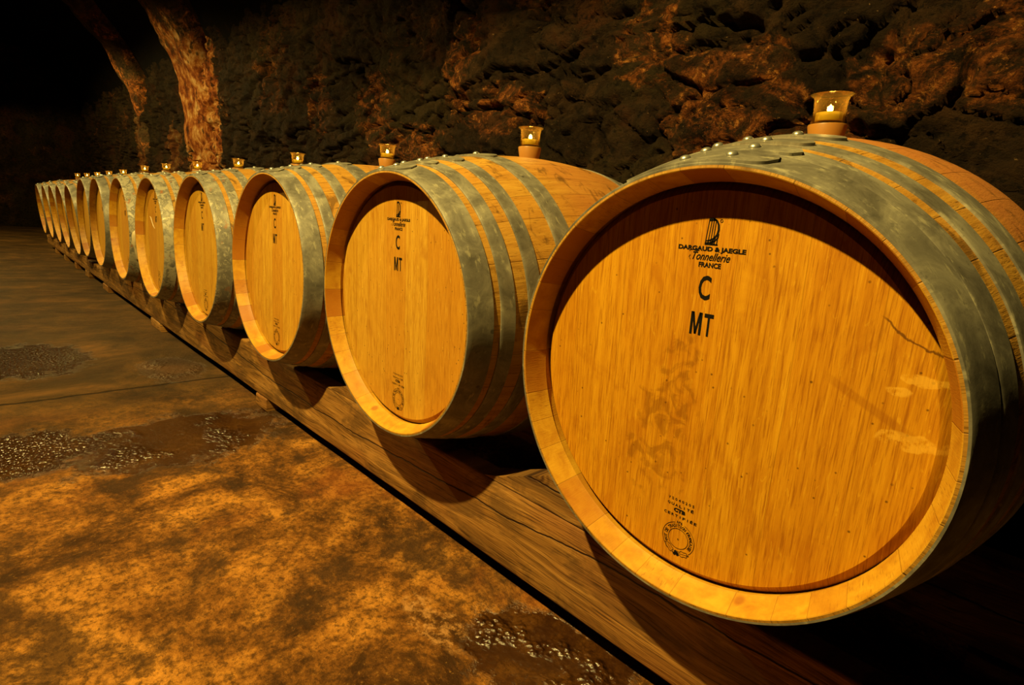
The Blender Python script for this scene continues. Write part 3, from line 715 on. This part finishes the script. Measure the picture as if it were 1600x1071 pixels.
# ------------------------------------------------------------------ the cellar
YW = 1.25
def stone_h(x, z):
    """relief of the rubble wall, metres towards the aisle"""
    w = noise.noise_vector(Vector((x * 1.7, z * 1.7, 3.1))) * 0.22 + noise.noise_vector(Vector((x * 6, z * 6, 5.1))) * 0.06
    p = Vector(((x + w.x) * 2.7, (z + w.y) * 4.6, 0.3))
    d, pts = noise.voronoi(p)
    e = d[1] - d[0]
    hsh = noise.cell(Vector((pts[0].x * 7.1, pts[0].y * 5.3, 1.7)))
    brk = 0.5 + 0.8 * noise.noise(Vector((x * 4.5, z * 4.5, 31.0)))
    joint = max(0.0, 1 - e / 0.13) * max(0.0, min(1.0, brk))
    big = noise.fractal(Vector((x * 0.9, z * 0.9, 9.0)), 1.0, 2.0, 3)
    mask = min(1.0, max(0.0, 0.55 + 0.9 * noise.noise(Vector((x * 0.7, z * 0.9, 22.0)))))
    med = noise.fractal(Vector((x * 5, z * 7, 4.0)), 0.75, 2.1, 6)
    rdg = 1 - abs(noise.noise(Vector((x * 5 + w.x * 9, z * 9, 13.0)))) * 9
    n1 = noise.noise(Vector((x * 2.3 + w.x * 3.0, z * 5.2 + w.y * 3.0, 41.0))) + 0.12 * noise.noise(Vector((x * 19, z * 19, 43.0)))
    crack = max(0.0, 1 - abs(n1) * 15) ** 1.2 * min(1.0, max(0.0, 0.5 + 1.6 * noise.noise(Vector((x * 2.1, z * 2.6, 47.0)))))
    ledge = 0.013 * max(-1.0, min(1.0, n1 * 9))
    fin = noise.noise(Vector((x * 24, z * 28, 8.0))) + 0.6 * noise.noise(Vector((x * 47, z * 47, 18.0)))
    pit = max(0.0, noise.noise(Vector((x * 8, z * 12, 15.0))) - 0.30)
    return 0.045 * big - 0.085 * crack + ledge + mask * (0.026 * (hsh - 0.5) - 0.055 * joint ** 1.3 + 0.010 * min(1, e / 0.5)) + 0.024 * med + 0.007 * fin - 0.06 * pit - 0.050 * max(0.0, rdg) ** 1.5 * max(0.0, min(1, brk + 0.3))
xs = [1.6]
while xs[-1] > -15.0:
    x = xs[-1]; xs.append(x - (0.05 if x > 0.3 else 0.0082 if x > -1.6 else 0.0122 if x > -3.2 else min(0.10, 0.0125 + (-3.2 - x) * 0.0085)))
zs = [0.0, 0.2, 0.4, 0.5]
while zs[-1] < 2.45: zs.append(zs[-1] + 0.0098)
rows = []
for z in zs: rows.append([(x, YW - stone_h(x, z), z) for x in xs])
b = MB(); b.grid(rows)
w = link('wall_right', b.mesh('wall_right', M['wall'], True)); tag(w, kind='structure')

def simple_wall(name, p0, p1, z1, mat, amp=0.05, n=90, m=40):
    b = MB(); rows = []
    d = Vector(p1) - Vector(p0); nr = Vector((-d.y, d.x, 0)).normalized()
    for j in range(m + 1):
        z = z1 * j / m; r = []
        for i in range(n + 1):
            p = Vector(p0) + d * (i / n); h = amp * noise.fractal(Vector((p.x * 2, p.y * 2, z * 2)), 0.9, 2.0, 4)
            r.append((p.x + nr.x * h, p.y + nr.y * h, z))
        rows.append(r)
    b.grid(rows); return link(name, b.mesh(name, mat))
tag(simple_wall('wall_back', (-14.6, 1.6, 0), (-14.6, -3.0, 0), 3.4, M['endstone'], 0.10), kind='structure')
tag(simple_wall('wall_left', (-15, -2.85, 0), (3.2, -2.85, 0), 1.75, M['soot_or_shade'], 0.05), kind='structure')
tag(simple_wall('wall_front', (3.1, -3.0, 0), (3.1, 1.5, 0), 3.4, M['soot_or_shade'], 0.05), kind='structure')

# vault over the aisle: circle about (y=-0.75, z=1.6)
VY, VZ = -0.75, 1.60
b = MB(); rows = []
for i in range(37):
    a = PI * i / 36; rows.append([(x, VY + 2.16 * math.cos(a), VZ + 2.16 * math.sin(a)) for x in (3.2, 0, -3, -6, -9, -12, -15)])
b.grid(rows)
tag(link('ceiling', b.mesh('ceiling', M['soot_or_shade'])), kind='structure')

def rib(name, xc, wd, z_low, mat):
    """transverse stone arch springing from the wall"""
    b = MB(); rows = []; K = 110
    for i in range(-26, K + 1):
        a = PI * max(i, 0) / K
        row = []
        low = -min(i, 0) / 26.0
        for s in (-1.0, -0.97, -0.8, -0.5, -0.2, 0.1, 0.4, 0.7, 0.92, 1.0):
            rr = 2.22 - 0.25 * (1 - abs(s) ** 5) + 0.28 * low ** 1.6
            y = VY + rr * math.cos(a); z = VZ + rr * math.sin(a) - 0.7 * low
            p = Vector((s * wd * 0.5 + xc, y, z))
            q = noise.noise_vector(p * 2.6) * 0.10 + noise.noise_vector(p * 8) * 0.035
            wide = 1 + 0.35 * low
            row.append((s * wd / 2 * wide + 0.22 * low + q.x, y + q.y * 0.6, z - VZ + q.z * 0.5))
        rows.append(row)
    b.grid(rows)
    return link(name, b.mesh(name, mat, True, 45), None, (xc, 0, VZ))
tag(rib('trim_1', -6.75, 1.10, 0, M['rib']), kind='structure')
tag(rib('trim_2', -9.25, 0.65, 0, M['rib_plain']), kind='structure')
# floor
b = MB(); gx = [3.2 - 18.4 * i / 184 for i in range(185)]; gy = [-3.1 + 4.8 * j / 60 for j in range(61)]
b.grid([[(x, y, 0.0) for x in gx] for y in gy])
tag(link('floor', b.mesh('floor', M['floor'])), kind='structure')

# ------------------------------------------------------------------ light: the cellar's unseen ceiling lamps
def lamp(loc, energy, col=(1.0, 0.72, 0.20), rad=0.03, aim=2.35, half=31, blend=0.35, wide=6.0):
    # cone shaped to keep light off the aisle floor: wide along the row, narrow across it, turned towards the barrels
    d = bpy.data.lights.new('cellar_lamp', 'SPOT'); d.energy = energy; d.color = col; d.spot_size = math.radians(2 * half); d.spot_blend = blend
    d.shadow_soft_size = rad
    o = bpy.data.objects.new('cellar_lamp', d); COL.objects.link(o); o.location = loc
    o.rotation_euler = (math.atan2(aim, loc[2]), 0, 0); o.scale = (wide, 1, 1)
    return o
lamp((-0.65, -1.55, ZC + 2.40), 700, wide=2.6)
lamp((-4.70, -1.50, ZC + 2.30), 270, half=42, wide=2.0)
lamp((-7.60, -1.50, ZC + 2.30), 230, half=48, wide=1.8)
lamp((-10.40, -1.50, ZC + 2.30), 200, half=48, wide=3.2)
wd = bpy.data.worlds.new('World'); S.world = wd; wd.use_nodes = True
wd.node_tree.nodes['Background'].inputs[0].default_value = (0.0, 0.0, 0.0, 1)

# ------------------------------------------------------------------ camera
yaw, pit, roll = 0.7872406644582152, -0.21785773191139, 0.07172645180787454
cy, sy, cp, sp, cr, sr = math.cos(yaw), math.sin(yaw), math.cos(pit), math.sin(pit), math.cos(roll), math.sin(roll)
f = Vector((-sy * cp, cy * cp, sp)); r0 = Vector((cy, sy, 0)); u0 = r0.cross(f)
rt = r0 * cr + u0 * sr; up = -r0 * sr + u0 * cr
cd = bpy.data.cameras.new('Camera'); cd.sensor_width = 36.0; cd.lens = 862.4873727736885 / 1600 * 36; cd.clip_start = 0.02
co = bpy.data.objects.new('Camera', cd); COL.objects.link(co)
co.matrix_world = Matrix.LocRotScale(Vector((0.33708822128, -0.66012709621, 0.21545622537 + ZC)), Matrix((rt, up, -f)).transposed().to_quaternion(), None)
S.camera = co
S.cycles.diffuse_bounces = 1
S.view_settings.view_transform = 'Standard'; S.view_settings.look = 'None'; S.view_settings.gamma = 1; S.view_settings.use_curve_mapping = False
S.view_settings.exposure = 0.0
